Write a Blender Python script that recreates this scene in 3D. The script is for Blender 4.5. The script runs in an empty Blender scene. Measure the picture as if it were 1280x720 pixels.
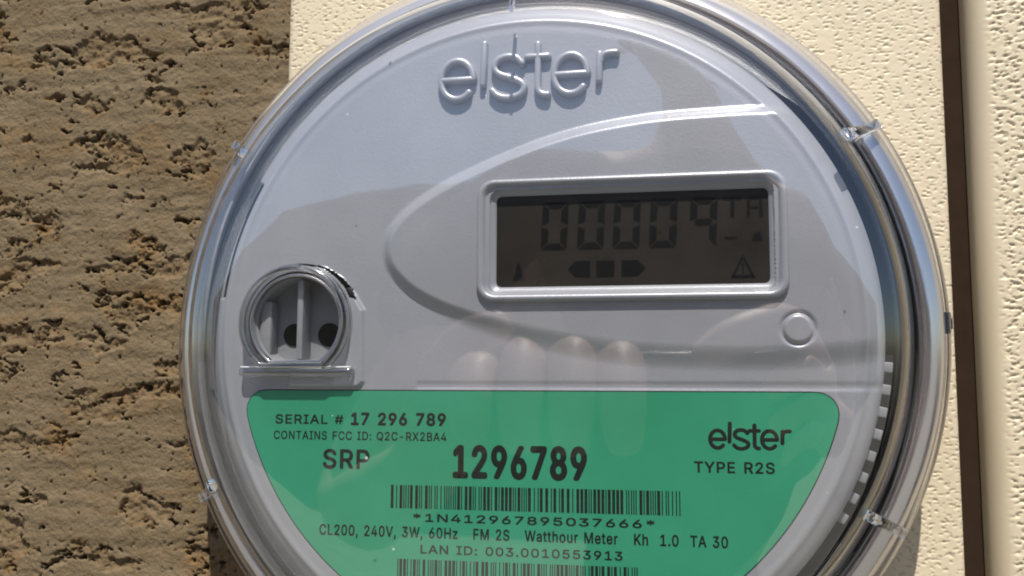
import bpy, bmesh, math, random
import numpy as np
from mathutils import Vector, Matrix

random.seed(7)
S = 0.001                      # everything below is written in millimetres
sc = bpy.context.scene
col = sc.collection

# ------------------------------------------------------------------ camera
cam = bpy.data.cameras.new('camera')
camo = bpy.data.objects.new('camera', cam)
col.objects.link(camo)
cam.sensor_width = 36.0
cam.lens = 36.0 * 1200 / 1280
cam.clip_start = 0.005
cam.clip_end = 500
YAW, PITCH, ROLL = math.radians(10.62), math.radians(6.17), math.radians(0.257)
fwd = Vector((-math.sin(YAW) * math.cos(PITCH), math.cos(YAW) * math.cos(PITCH), math.sin(PITCH)))
rgt = Vector((math.cos(YAW), math.sin(YAW), 0))
upv = rgt.cross(fwd)
r2 = rgt * math.cos(ROLL) + upv * math.sin(ROLL)
u2 = -rgt * math.sin(ROLL) + upv * math.cos(ROLL)
camo.matrix_world = Matrix(((r2.x, u2.x, -fwd.x, 0.02956), (r2.y, u2.y, -fwd.y, -0.20109),
                            (r2.z, u2.z, -fwd.z, -0.01008), (0, 0, 0, 1)))
sc.camera = camo

# ------------------------------------------------------------------ light
EL, AZ = math.radians(60), math.radians(9)
w = bpy.data.worlds.new('World')
sc.world = w
w.use_nodes = True
nt = w.node_tree
sky = nt.nodes.new('ShaderNodeTexSky')
sky.sky_type = 'NISHITA'
sky.sun_disc = False
sky.sun_elevation = EL
sky.sun_rotation = math.pi - AZ
bg = nt.nodes['Background']
bg.inputs[1].default_value = 0.11
nt.links.new(sky.outputs[0], bg.inputs[0])
sd = bpy.data.lights.new('sun', 'SUN')
sd.energy = 5.0
sd.angle = math.radians(0.53)
sd.color = (1.0, 0.95, 0.87)
so = bpy.data.objects.new('sun', sd)
col.objects.link(so)
ldir = Vector((math.cos(EL) * math.sin(AZ), -math.cos(EL) * math.cos(AZ), math.sin(EL)))
so.rotation_euler = ldir.to_track_quat('Z', 'Y').to_euler()
so.location = ldir * 3

sc.view_settings.view_transform = 'Standard'
sc.view_settings.look = 'None'
sc.view_settings.exposure = 0.3
sc.view_settings.gamma = 1.0
sc.render.film_transparent = False
sc.cycles.max_bounces = 14
sc.cycles.transparent_max_bounces = 24
sc.cycles.sample_clamp_indirect = 6
sc.cycles.filter_width = 1.9


# ------------------------------------------------------------------ materials
class NT:
    def __init__(self, name):
        self.m = bpy.data.materials.new(name)
        self.m.use_nodes = True
        self.t = self.m.node_tree
        self.b = self.t.nodes.get('Principled BSDF')
        self.o = self.t.nodes.get('Material Output')

    def n(self, typ, **kw):
        nd = self.t.nodes.new(typ)
        for k, v in kw.items():
            if k.startswith('i_'):
                key = k[2:]
                key = int(key) if key.isdigit() else key.replace('_', ' ')
                nd.inputs[key].default_value = v
            else:
                setattr(nd, k, v)
        return nd

    def l(self, a, b):
        self.t.links.new(a, b)

    def coord(self, scale=(1, 1, 1)):
        tc = self.n('ShaderNodeTexCoord')
        mp = self.n('ShaderNodeMapping')
        mp.inputs['Scale'].default_value = scale
        self.l(tc.outputs['Object'], mp.inputs[0])
        return mp.outputs[0]

    def noise(self, scale, detail=4, rough=.55, stretch=(1, 1, 1)):
        nz = self.n('ShaderNodeTexNoise')
        nz.inputs['Scale'].default_value = scale
        nz.inputs['Detail'].default_value = detail
        nz.inputs['Roughness'].default_value = rough
        self.l(self.coord(stretch), nz.inputs['Vector'])
        return nz.outputs['Fac']

    def ramp(self, fac, stops):
        r = self.n('ShaderNodeValToRGB')
        el = r.color_ramp.elements
        while len(el) < len(stops):
            el.new(0.5)
        for e, (p, c) in zip(el, stops):
            e.position = p
            e.color = c if len(c) == 4 else (*c, 1)
        self.l(fac, r.inputs[0])
        return r.outputs[0]

    def math(self, op, a, b=None, clamp=False):
        m = self.n('ShaderNodeMath', operation=op, use_clamp=clamp)
        for i, v in enumerate((a, b)):
            if v is None:
                continue
            if isinstance(v, (int, float)):
                m.inputs[i].default_value = v
            else:
                self.l(v, m.inputs[i])
        return m.outputs[0]

    def mixc(self, fac, a, b):
        m = self.n('ShaderNodeMix', data_type='RGBA')
        for k, v in ((0, fac), (6, a), (7, b)):
            if isinstance(v, (int, float)):
                m.inputs[k].default_value = v
            elif isinstance(v, tuple):
                m.inputs[k].default_value = (*v, 1)
            else:
                self.l(v, m.inputs[k])
        return m.outputs[2]

    def bump(self, h, strength, dist):
        b = self.n('ShaderNodeBump')
        b.inputs['Strength'].default_value = strength
        b.inputs['Distance'].default_value = dist
        self.l(h, b.inputs['Height'])
        self.l(b.outputs[0], self.b.inputs['Normal'])

    def set(self, color=None, rough=None, metal=None, spec=None, coat=None):
        if color is not None:
            if isinstance(color, tuple):
                self.b.inputs['Base Color'].default_value = (*color, 1)
            else:
                self.l(color, self.b.inputs['Base Color'])
        if rough is not None:
            if isinstance(rough, (int, float)):
                self.b.inputs['Roughness'].default_value = rough
            else:
                self.l(rough, self.b.inputs['Roughness'])
        if metal is not None:
            self.b.inputs['Metallic'].default_value = metal
        if spec is not None:
            self.b.inputs['Specular IOR Level'].default_value = spec
        if coat is not None:
            self.b.inputs['Coat Weight'].default_value = coat
            self.b.inputs['Coat Roughness'].default_value = 0.06
        return self


def simple(name, c, rough=.5, metal=0., spec=.5, var=.12, scale=180):
    n = NT(name)
    f = n.noise(scale, 5)
    lo = tuple(v * (1 - var) for v in c)
    hi = tuple(min(1, v * (1 + var)) for v in c)
    n.set(n.ramp(f, [(0.3, lo), (0.7, hi)]), rough, metal, spec)
    return n.m


M = {}
# grey moulded plastic of the face
n = NT('grey_plastic')
f = n.noise(60, 5)
n.set(n.ramp(f, [(.3, (.385, .388, .425)), (.7, (.43, .433, .472))]), .36, .30, .5)
n.bump(n.noise(2200, 3), .22, .0002)
M['grey'] = n.m
M['grey_dark'] = simple('grey_plastic_shell', (.25, .255, .275), .5)
M['seat'] = simple('pale_grey_plastic', (.36, .36, .375), .4)
M['pale'] = simple('white_translucent_plastic', (.72, .73, .75), .25)
M['black'] = simple('black_plastic', (.016, .016, .017), .45)
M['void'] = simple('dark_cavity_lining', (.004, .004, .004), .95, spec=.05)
M['ink'] = simple('printed_ink', (.012, .016, .014), .55, spec=.3)
M['lcd_ink'] = simple('display_segment', (.0025, .0022, .002), .5, spec=.2)
n = NT('display_glass')
f = n.noise(45, 3)
n.set(n.ramp(f, [(.35, (.022, .019, .016)), (.7, (.040, .035, .029))]), .16, 0, .5)
M['lcd'] = n.m
n = NT('green_label_card')
f = n.noise(35, 4)
g = n.noise(900, 3)
c1 = n.ramp(f, [(.3, (.032, .285, .155)), (.7, (.048, .345, .20))])
n.set(n.mixc(n.math('MULTIPLY', g, .10), c1, (.06, .30, .17)), .42, 0, .4)
M['green'] = n.m
M['metal'] = simple('dull_zinc', (.42, .41, .38), .38, .9)
n = NT('polished_steel')
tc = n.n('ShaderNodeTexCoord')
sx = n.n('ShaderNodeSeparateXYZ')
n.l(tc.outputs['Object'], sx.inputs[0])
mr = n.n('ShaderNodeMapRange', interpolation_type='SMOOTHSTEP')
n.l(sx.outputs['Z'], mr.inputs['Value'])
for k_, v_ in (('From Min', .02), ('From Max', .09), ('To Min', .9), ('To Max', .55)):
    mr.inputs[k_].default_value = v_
n.l(mr.outputs[0], n.b.inputs['Metallic'])  # less metallic towards the top, paler there to imitate sky glare
n.set((.57, .56, .575), n.ramp(n.noise(90, 4, .6, (1, 6, 1)), [(.3, (.14, .14, .14)), (.7, (.26, .26, .26))]))
n.bump(n.noise(120, 3), .12, .0006)
M['steel'] = n.m
M['seam'] = simple('gap_shade_brown', (.032, .020, .013), .95, spec=.05)
M['tab'] = simple('dark_wire_seal', (.03, .03, .035), .4)


def sheet(name, dust=.012, tint=(.985, .99, .985), rough=.03, specks=True, boost=1.0, top_glare=0.0):
    """thin clear polycarbonate: transmits straight, mirrors by angle, carries a film of dust and painted top glare"""
    n = NT(name)
    t = n.t
    t.nodes.remove(n.b)
    geo = n.n('ShaderNodeNewGeometry')
    dot = n.n('ShaderNodeVectorMath', operation='DOT_PRODUCT')
    n.l(geo.outputs['Normal'], dot.inputs[0])
    n.l(geo.outputs['Incoming'], dot.inputs[1])
    c = n.math('ABSOLUTE', dot.outputs['Value'])
    k = n.math('POWER', n.math('SUBTRACT', 1.0, c, True), 5.0)
    fr = n.math('ADD', n.math('MULTIPLY', k, .955), .045)
    fr = n.math('DIVIDE', n.math('MULTIPLY', fr, 2.0 * boost), n.math('ADD', fr, 1.0), True)
    tr = n.n('ShaderNodeBsdfTransparent')
    tr.inputs[0].default_value = (*tint, 1)
    gl = n.n('ShaderNodeBsdfGlossy')
    gl.inputs['Roughness'].default_value = rough
    bmp = n.n('ShaderNodeBump')
    bmp.inputs['Strength'].default_value = .06
    bmp.inputs['Distance'].default_value = .0006
    n.l(n.noise(55, 2), bmp.inputs['Height'])
    n.l(bmp.outputs[0], gl.inputs['Normal'])
    mx = n.n('ShaderNodeMixShader')
    n.l(fr, mx.inputs[0])
    n.l(tr.outputs[0], mx.inputs[1])
    n.l(gl.outputs[0], mx.inputs[2])
    out = mx.outputs[0]
    df = n.n('ShaderNodeBsdfDiffuse')
    df.inputs[0].default_value = (.80, .78, .74, 1)
    film = n.math('MULTIPLY', n.ramp(n.noise(38, 6, .65), [(.35, (.2, .2, .2)), (.75, (1, 1, 1))]), dust)
    if specks:
        vo = n.n('ShaderNodeTexVoronoi')
        vo.inputs['Scale'].default_value = 165
        n.l(n.coord(), vo.inputs['Vector'])
        wn = n.n('ShaderNodeSeparateColor')
        n.l(vo.outputs['Color'], wn.inputs[0])
        rad = n.math('MULTIPLY', n.math('POWER', wn.outputs[0], 3.0), .060)
        dots = n.math('LESS_THAN', vo.outputs['Distance'], rad)
        keep = n.math('GREATER_THAN', wn.outputs[1], .35)
        film = n.math('ADD', film, n.math('MULTIPLY', n.math('MULTIPLY', dots, keep), .8), True)
    if top_glare:  # whitening towards the top imitates sun and sky glare on the cover
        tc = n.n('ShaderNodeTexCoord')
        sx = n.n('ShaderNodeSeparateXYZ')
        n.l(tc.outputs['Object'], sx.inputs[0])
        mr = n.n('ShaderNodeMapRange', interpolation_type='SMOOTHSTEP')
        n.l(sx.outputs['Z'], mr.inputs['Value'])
        for k_, v_ in (('From Min', .018), ('From Max', .082), ('To Min', 0.0), ('To Max', top_glare)):
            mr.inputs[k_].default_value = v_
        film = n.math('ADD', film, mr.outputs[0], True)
    # the same film seen at a slant covers more
    film = n.math('SUBTRACT', 1.0, n.math('POWER', n.math('SUBTRACT', 1.0, film, True), n.math('DIVIDE', 1.0, n.math('ADD', c, .06))), True)
    tl = n.n('ShaderNodeBsdfTranslucent')
    tl.inputs[0].default_value = (.82, .82, .82, 1)
    md = n.n('ShaderNodeMixShader')
    md.inputs[0].default_value = .5
    n.l(df.outputs[0], md.inputs[1])
    n.l(tl.outputs[0], md.inputs[2])
    m2 = n.n('ShaderNodeMixShader')
    n.l(film, m2.inputs[0])
    n.l(out, m2.inputs[1])
    n.l(md.outputs[0], m2.inputs[2])
    n.l(m2.outputs[0], n.o.inputs[0])
    return n.m


M['clear'] = sheet('clear_polycarbonate', dust=.008, rough=.03, boost=1.8)
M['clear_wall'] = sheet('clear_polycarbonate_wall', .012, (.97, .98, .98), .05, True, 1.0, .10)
M['clear_rim'] = sheet('clear_polycarbonate_moulded', .03, (.95, .96, .96), .06, False, 1.9)

n = NT('solid_clear_plastic')
n.t.nodes.remove(n.b)
gb = n.n('ShaderNodeBsdfGlass')
gb.inputs['IOR'].default_value = 1.5
gb.inputs['Roughness'].default_value = .02
n.l(gb.outputs[0], n.o.inputs[0])
M['glass'] = n.m

n = NT('clear_port_plastic')
n.t.nodes.remove(n.b)
gb = n.n('ShaderNodeBsdfGlass')
gb.inputs['IOR'].default_value = 1.45
gb.inputs['Roughness'].default_value = .04
tp = n.n('ShaderNodeBsdfTransparent')
mx = n.n('ShaderNodeMixShader')
mx.inputs[0].default_value = .72
n.l(tp.outputs[0], mx.inputs[1])
n.l(gb.outputs[0], mx.inputs[2])
gs = n.n('ShaderNodeBsdfGlossy')
gs.inputs['Roughness'].default_value = .10
m2 = n.n('ShaderNodeMixShader')
m2.inputs[0].default_value = .22
n.l(mx.outputs[0], m2.inputs[1])
n.l(gs.outputs[0], m2.inputs[2])
n.l(m2.outputs[0], n.o.inputs[0])
M['port_clear'] = n.m

# cream enamel with an orange-peel skin
n = NT('cream_enamel')
f = n.noise(26, 5)
c1 = n.ramp(f, [(.3, (.555, .475, .335)), (.72, (.60, .52, .375))])
spk = n.ramp(n.noise(420, 3, .6), [(.70, (0, 0, 0)), (.76, (1, 1, 1))])
n.set(n.mixc(n.math('MULTIPLY', spk, .35), c1, (.40, .27, .13)), .5, 0, .4)
n.bump(n.noise(1500, 3, .6, (.6, 1, 1)), .15, .0002)
M['cream'] = n.m

# tan stucco, ochre staining
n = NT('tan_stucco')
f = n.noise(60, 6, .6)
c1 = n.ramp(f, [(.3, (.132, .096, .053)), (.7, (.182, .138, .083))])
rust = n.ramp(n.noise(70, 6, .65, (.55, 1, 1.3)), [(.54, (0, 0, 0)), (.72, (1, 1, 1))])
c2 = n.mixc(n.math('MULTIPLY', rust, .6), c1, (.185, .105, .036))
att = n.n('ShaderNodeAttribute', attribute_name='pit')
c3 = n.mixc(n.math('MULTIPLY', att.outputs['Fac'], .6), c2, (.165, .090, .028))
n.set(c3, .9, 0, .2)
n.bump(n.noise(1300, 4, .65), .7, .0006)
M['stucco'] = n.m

n = NT('pale_concrete')
n.set(n.ramp(n.noise(3, 8), [(.3, (.20, .185, .155)), (.7, (.27, .25, .215))]), .9)
M['ground'] = n.m


# ------------------------------------------------------------------ object helpers
def tag(o, label=None, cat=None, group=None, kind=None):
    if label: o['label'] = label
    if cat: o['category'] = cat
    if group: o['group'] = group
    if kind: o['kind'] = kind
    return o


def empty(name, loc):
    o = bpy.data.objects.new(name, None)
    o.empty_display_size = .02
    col.objects.link(o)
    o.location = Vector(loc) * S
    return o


def wloc(o):
    p = Vector((0, 0, 0))
    while o is not None:
        p = p + o.location
        o = o.parent
    return p


def mesh_obj(name, me, mat, parent=None, smooth=True):
    o = bpy.data.objects.new(name, me)
    col.objects.link(o)
    if parent is not None:
        o.parent = parent
        p = wloc(parent)
        me.transform(Matrix.Translation(-p))
    if mat and not me.materials:
        me.materials.append(mat)
    for p in me.polygons:
        p.use_smooth = smooth
    return o


def from_np(name, V, F, mat, parent=None, smooth=True):
    """V in mm (n,3); F (m,3 or 4) int array or list"""
    me = bpy.data.meshes.new(name)
    V = np.asarray(V, dtype=float) * S
    if isinstance(F, np.ndarray):
        k = F.shape[1]
        me.vertices.add(len(V))
        me.vertices.foreach_set('co', V.ravel())
        me.loops.add(F.size)
        me.loops.foreach_set('vertex_index', F.ravel().astype(np.int32))
        me.polygons.add(len(F))
        me.polygons.foreach_set('loop_start', np.arange(0, F.size, k, dtype=np.int32))
        me.update(calc_edges=True)
        me.validate()
    else:
        me.from_pydata([tuple(v) for v in V], [], F)
        me.update()
    return mesh_obj(name, me, mat, parent, smooth)


def from_bm(name, bm, mat, parent=None, smooth=False):
    bmesh.ops.scale(bm, vec=(S, S, S), verts=bm.verts)
    bmesh.ops.recalc_face_normals(bm, faces=bm.faces)
    me = bpy.data.meshes.new(name)
    bm.to_mesh(me)
    bm.free()
    return mesh_obj(name, me, mat, parent, smooth)


CX, CZ = -5.0, 2.3            # the meter's axis


def lathe(name, prof, mat, parent=None, n=256, cx=CX, cz=CZ, close=False, rfun=None):
    """prof: (radius, y) list; revolve about the y axis"""
    V, F = [], []
    P = len(prof)
    for i in range(n):
        a = 2 * math.pi * i / n
        for j, (r, y) in enumerate(prof):
            if rfun:
                r = rfun(a, j, r)
            V.append((cx + r * math.cos(a), y, cz + r * math.sin(a)))
    for i in range(n):
        k = (i + 1) % n
        for j in range(P - 1 + (1 if close else 0)):
            j2 = (j + 1) % P
            F.append((i * P + j, i * P + j2, k * P + j2, k * P + j))
    o = from_np(name, V, np.array(F), mat, parent, True)
    return o


def box(bm, x0, x1, y0, y1, z0, z1, bev=0.0):
    v = [bm.verts.new(p) for p in ((x0, y0, z0), (x1, y0, z0), (x1, y1, z0), (x0, y1, z0),
                                    (x0, y0, z1), (x1, y0, z1), (x1, y1, z1), (x0, y1, z1))]
    fs = [bm.faces.new([v[i] for i in q]) for q in ((0, 1, 5, 4), (1, 2, 6, 5), (2, 3, 7, 6), (3, 0, 4, 7), (4, 5, 6, 7), (3, 2, 1, 0))]
    if bev:
        es = {e for f_ in fs for e in f_.edges}
        bmesh.ops.bevel(bm, geom=list(es), offset=bev, segments=3, profile=.5, affect='EDGES')


def prism(bm, pts, y0, y1):
    """outline pts (x,z) extruded from y0 (front) to y1"""
    a = [bm.verts.new((x, y0, z)) for x, z in pts]
    b = [bm.verts.new((x, y1, z)) for x, z in pts]
    bm.faces.new(a)
    bm.faces.new(b[::-1])
    for i in range(len(pts)):
        j = (i + 1) % len(pts)
        bm.faces.new((a[i], b[i], b[j], a[j]))


def catmull(P, k=8, closed=False):
    P = [np.array(p, float) for p in P]
    out = []
    n = len(P)
    for i in range(n if closed else n - 1):
        if closed:
            a, b, c, d = P[(i - 1) % n], P[i], P[(i + 1) % n], P[(i + 2) % n]
        else:
            b, c = P[i], P[i + 1]
            a = P[i - 1] if i > 0 else 2 * b - c
            d = P[i + 2] if i + 2 < n else 2 * c - b
        for t in np.linspace(0, 1, k, endpoint=False):
            out.append(.5 * ((2 * b) + (c - a) * t + (2 * a - 5 * b + 4 * c - d) * t * t + (3 * b - a - 3 * c + d) * t ** 3))
    if not closed:
        out.append(P[-1])
    return [tuple(p) for p in out]


def sweep(V, F, pts, wd, hgt, y0, closed=False, taper=1.0):
    """rounded bead of width wd standing hgt off the plane y=y0 along pts (x,z)"""
    P = np.array(pts, float)
    n = len(P)
    cs = [(-.56, 0), (-.5, .5), (-.47, .80), (-.36, .96), (0, 1.0), (.36, .96), (.47, .80), (.5, .5), (.56, 0)]
    if closed:
        T = np.roll(P, -1, 0) - np.roll(P, 1, 0)
    else:
        T = np.gradient(P, axis=0)
    T /= np.linalg.norm(T, axis=1)[:, None] + 1e-12
    rows = [(P[i], T[i], 1.0, 1.0) for i in range(n)]
    if not closed:
        caps = [(.5, .02, .55), (.47, .35, .72), (.38, .66, .88), (.2, .92, .97)]
        pre = [(P[0] - T[0] * wd * e, T[0], s_, h_) for e, s_, h_ in caps]
        post = [(P[-1] + T[-1] * wd * e, T[-1], s_, h_) for e, s_, h_ in caps[::-1]]
        rows = pre + rows + post
    b0 = len(V)
    k = len(cs)
    for p, t, s_, h_ in rows:
        nx = np.array((-t[1], t[0]))
        for u, v in cs:
            q = p + nx * u * wd * s_
            V.append((q[0], y0 - v * hgt * h_, q[1]))
    m = len(rows)
    for i in range(m if closed else m - 1):
        j = (i + 1) % m
        for a in range(k - 1):
            F.append((b0 + i * k + a, b0 + j * k + a, b0 + j * k + a + 1, b0 + i * k + a + 1))


def arc(cx, cz, rx, rz, a0, a1, n=24):
    return [(cx + rx * math.cos(math.radians(a0 + (a1 - a0) * i / n)), cz + rz * math.sin(math.radians(a0 + (a1 - a0) * i / n))) for i in range(n + 1)]


def rrect(x0, x1, z0, z1, r, n=6):
    p = []
    for cx, cz, a in ((x1 - r, z1 - r, 0), (x0 + r, z1 - r, 90), (x0 + r, z0 + r, 180), (x1 - r, z0 + r, 270)):
        p += arc(cx, cz, r, r, a, a + 90, n)
    return p


# ------------------------------------------------------------------ numpy noise
rng = np.random.RandomState(11)
PERM = np.concatenate([rng.permutation(256)] * 3)
GR = rng.rand(256) * 2 * np.pi
GX, GY = np.cos(GR), np.sin(GR)


def pnoise(x, y):
    xi = np.floor(x).astype(int)
    yi = np.floor(y).astype(int)
    xf, yf = x - xi, y - yi
    xi &= 255
    yi &= 255
    u = xf * xf * xf * (xf * (xf * 6 - 15) + 10)
    v = yf * yf * yf * (yf * (yf * 6 - 15) + 10)

    def g(ix, iy, fx, fy):
        h = PERM[PERM[ix & 255] + (iy & 255)]
        return GX[h] * fx + GY[h] * fy
    a = g(xi, yi, xf, yf)
    b = g(xi + 1, yi, xf - 1, yf)
    c = g(xi, yi + 1, xf, yf - 1)
    d = g(xi + 1, yi + 1, xf - 1, yf - 1)
    return (a + u * (b - a)) + v * ((c + u * (d - c)) - (a + u * (b - a)))


def fbm(x, y, o=4, gain=.5):
    s, a, t = 0, 1, 0
    for i in range(o):
        s = s + a * pnoise(x * 2 ** i + 17.3 * i, y * 2 ** i - 9.1 * i)
        t += a
        a *= gain
    return s / t * 1.6


def sstep(a, b, x):
    t = np.clip((x - a) / (b - a), 0, 1)
    return t * t * (3 - 2 * t)


def sdf_poly(px, pz, poly):
    """signed distance (negative inside) of points to a closed polygon"""
    P = np.array(poly)
    d = np.full(px.shape, 1e9)
    ins = np.zeros(px.shape, bool)
    for i in range(len(P)):
        a, b = P[i], P[(i + 1) % len(P)]
        ex, ez = b - a
        wx, wz = px - a[0], pz - a[1]
        t = np.clip((wx * ex + wz * ez) / (ex * ex + ez * ez + 1e-12), 0, 1)
        d = np.minimum(d, (wx - t * ex) ** 2 + (wz - t * ez) ** 2)
        cnd = ((a[1] > pz) != (b[1] > pz))
        with np.errstate(divide='ignore', invalid='ignore'):
            xi = a[0] + (pz - a[1]) * ex / (ez if abs(ez) > 1e-12 else 1e-12)
        ins ^= cnd & (px < xi)
    d = np.sqrt(d)
    return np.where(ins, -d, d)


def height_grid(name, x0, x1, z0, z1, step, yfun, mat, parent=None, drop=None, attr=None):
    nx, nz = int((x1 - x0) / step) + 1, int((z1 - z0) / step) + 1
    X, Z = np.meshgrid(np.linspace(x0, x1, nx), np.linspace(z0, z1, nz))
    Y, A = yfun(X, Z)
    V = np.stack([X, Y, Z], -1).reshape(-1, 3)
    idx = np.arange(nx * nz).reshape(nz, nx)
    F = np.stack([idx[:-1, :-1], idx[:-1, 1:], idx[1:, 1:], idx[1:, :-1]], -1).reshape(-1, 4)
    if drop is not None:
        xm = (X[:-1, :-1] + X[1:, 1:]).ravel() / 2
        zm = (Z[:-1, :-1] + Z[1:, 1:]).ravel() / 2
        F = F[~drop(xm, zm)]
        used = np.unique(F)
        re = np.full(len(V), -1)
        re[used] = np.arange(len(used))
        V = V[used]
        F = re[F]
        A = A.ravel()[used] if A is not None else None
    o = from_np(name, V, F, mat, parent, True)
    if attr and A is not None:
        a = o.data.attributes.new(attr, 'FLOAT', 'POINT')
        a.data.foreach_set('value', A.ravel().astype(np.float32))
    return o


# ================================================================== SETTING
bm = bmesh.new()
v = [bm.verts.new(p) for p in ((-60000, -60000, -1260), (60000, -60000, -1260), (60000, 300, -1260), (-60000, 300, -1260))]
bm.faces.new(v)
g = from_bm('ground', bm, M['ground'])
tag(g, kind='structure')

BOXY = 33.0                    # front of the meter box
# --- stucco wall
wall = tag(empty('stucco_wall', (-146, 75, -110)), 'rough tan stucco wall with dark pits left of the meter box', 'wall')


def stucco(X, Z):
    wx = X + 2.6 * fbm(X / 6, Z / 6, 4, .6)
    wz = Z + 2.0 * fbm(X / 5 + 40, Z / 5, 4, .6)
    lace = fbm(wx / 21 + 3.1, wz / 10, 6, .62)          # trowel patches, wider than tall
    thr = -.12 + .30 * fbm(X / 34 + 5, Z / 22 + 3, 3)
    p = sstep(thr, thr - .09, lace)                     # 1 in the low places
    rim = np.exp(-((lace - thr + .045) / .075) ** 2)    # torn lips round them
    edge = fbm(wx / 3.4 + 9, wz / 2.7, 4, .62)
    holes = sstep(.12, .26, edge) * sstep(.25, .65, rim)
    loose = sstep(.46, .56, fbm(wx / 1.9 + 71, wz / 1.7 + 13, 3, .6))
    fine = fbm(X / 1.0, Z / 1.2, 3, .65)
    tick = sstep(.30, .5, fbm(X / .8 + 7, Z / 2.4, 3, .55))
    blob = fbm(X / 4.2 + 33, Z / 3.4 + 21, 3, .55)
    Y = 38.0 + .75 * p + 2.3 * holes + 1.6 * loose + .40 * tick * (.4 + p) - .20 * fine - .75 * blob * (.4 + p) - .3 * fbm(X / 38, Z / 30, 2) - .38 * fbm(wx / 42 + 11, wz / 3.6, 3, .5)
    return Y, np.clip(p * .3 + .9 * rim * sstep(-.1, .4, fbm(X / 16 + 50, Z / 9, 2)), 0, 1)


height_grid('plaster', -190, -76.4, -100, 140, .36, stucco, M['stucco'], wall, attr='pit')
bm = bmesh.new()
box(bm, -190, -76.4, 46, 75, -100, 140)
from_bm('wall_core', bm, M['stucco'], wall)


# --- the meter box
mbox = tag(empty('meter_box', (6, 75, -110)), 'cream painted metal meter box carrying the round meter', 'meter box')


def peel(X, Z):
    a = fbm(X / 1.35 + .3 * fbm(X, Z, 2), Z / .55, 3, .5)
    b = fbm(X / 3.2 + 31, Z / 2.2, 2)
    pit = sstep(.24, .36, a + .28 * b)
    # rolled edges of the sheet
    e = np.minimum(X + 76.0, 88.9 - X)
    roll = 1.6 * (1 - np.sqrt(np.clip(1 - (1 - np.clip(e / 1.8, 0, 1)) ** 2, 0, 1)))
    return BOXY + .26 * pit - .05 * b + roll, None


height_grid('front_sheet', -76, 88.9, -110, 150, .25, peel, M['cream'], mbox,
            drop=lambda x, z: np.hypot(x - CX, z - CZ) < 82)
bm = bmesh.new()
box(bm, -75.9, 88.8, 35.5, 75, -110, 150)
from_bm('side_shell', bm, M['cream'], mbox)
# collar stamped out of the sheet behind the meter
lathe('collar', [(83.2, 33.4), (83.0, 30.0), (82.4, 28.6), (80.0, 28.0), (60, 28.0)], M['cream'], mbox)


# --- neighbouring cabinet
cab = tag(empty('cabinet_panel', (140, 75, -110)), 'narrow cream cabinet panel with rounded edge beyond the dark gap', 'cabinet')


def peel2(X, Z):
    a = fbm(X / 1.6 + 60, Z / .8, 3, .5)
    b = fbm(X / 3.2 + 91, Z / 2.4, 2)
    pit = sstep(.14, .27, a + .30 * b)
    e = np.clip((X - 95.0) / 5.0, 0, 1)
    roll = 8.0 * (1 - np.sqrt(np.clip(1 - (1 - e) ** 2, 0, 1)))
    flat = sstep(98.0, 100.5, X)
    return BOXY + .2 + (.40 * pit - .12 * b) * flat + roll, None


height_grid('panel_sheet', 95.0, 150, -110, 150, .28, peel2, M['cream'], cab)
bm = bmesh.new()
box(bm, 95.05, 150, 41.4, 75, -110, 150)
from_bm('panel_shell', bm, M['cream'], cab)
# the recess between the two, filled dark brown in place of its shade
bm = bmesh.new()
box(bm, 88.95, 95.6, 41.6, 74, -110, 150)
from_bm('gap_shade', bm, M['seam'], mbox)


# ================================================================== THE METER
meter = tag(empty('electricity_meter', (CX, BOXY, CZ)), 'round grey electricity meter under a clear cover with green label', 'electricity meter')

# metal sealing ring and the black base
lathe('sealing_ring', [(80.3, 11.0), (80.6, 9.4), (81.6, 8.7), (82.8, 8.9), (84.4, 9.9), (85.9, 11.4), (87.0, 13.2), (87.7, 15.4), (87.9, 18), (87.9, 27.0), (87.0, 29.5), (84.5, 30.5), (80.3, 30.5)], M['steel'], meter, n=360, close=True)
bm = bmesh.new()
box(bm, 82.2, 83.7, 15.5, 22.5, 2.6, 7.2, .3)
box(bm, 82.8, 84.4, 17.0, 20.0, 3.6, 6.0, .3)
from_bm('seal_tab', bm, M['tab'], meter)
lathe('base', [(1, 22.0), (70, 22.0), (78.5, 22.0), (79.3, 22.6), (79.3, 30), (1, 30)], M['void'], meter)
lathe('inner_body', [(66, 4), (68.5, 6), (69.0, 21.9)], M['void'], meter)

lathe('clear_lip', [(87.3 + .85 * math.cos(t), 14.0 + 1.1 * math.sin(t)) for t in np.linspace(0, 2 * math.pi, 12, endpoint=False)], M['glass'], meter, n=360, close=True)
lathe('clear_bead', [(81.3 + .65 * math.cos(t), 8.1 + .65 * math.sin(t)) for t in np.linspace(0, 2 * math.pi, 12, endpoint=False)], M['glass'], meter, n=360, close=True)

# pale seat the cover sits on, cut away at the right to imitate shade
V, F = [], []
N_ = 260
for i in range(N_ + 1):
    d_ = 26 + (326 - 26) * i / N_
    a = math.radians(d_)
    k_ = float(min(sstep(26, 62, np.array(d_)), sstep(326, 292, np.array(d_))))
    r0 = 79.4 - 8.4 * k_
    for q in (0, .25, .5, .75, 1.0):
        r_ = r0 + (79.9 - r0) * q
        V.append((CX + r_ * math.cos(a), 5.2 + (r_ - 71.0) * .83, CZ + r_ * math.sin(a)))
for i in range(N_):
    for j in range(4):
        F.append((i * 5 + j, i * 5 + j + 1, i * 5 + j + 6, i * 5 + j + 5))
from_np('cover_seat', V, np.array(F), M['seat'], meter)

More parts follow.
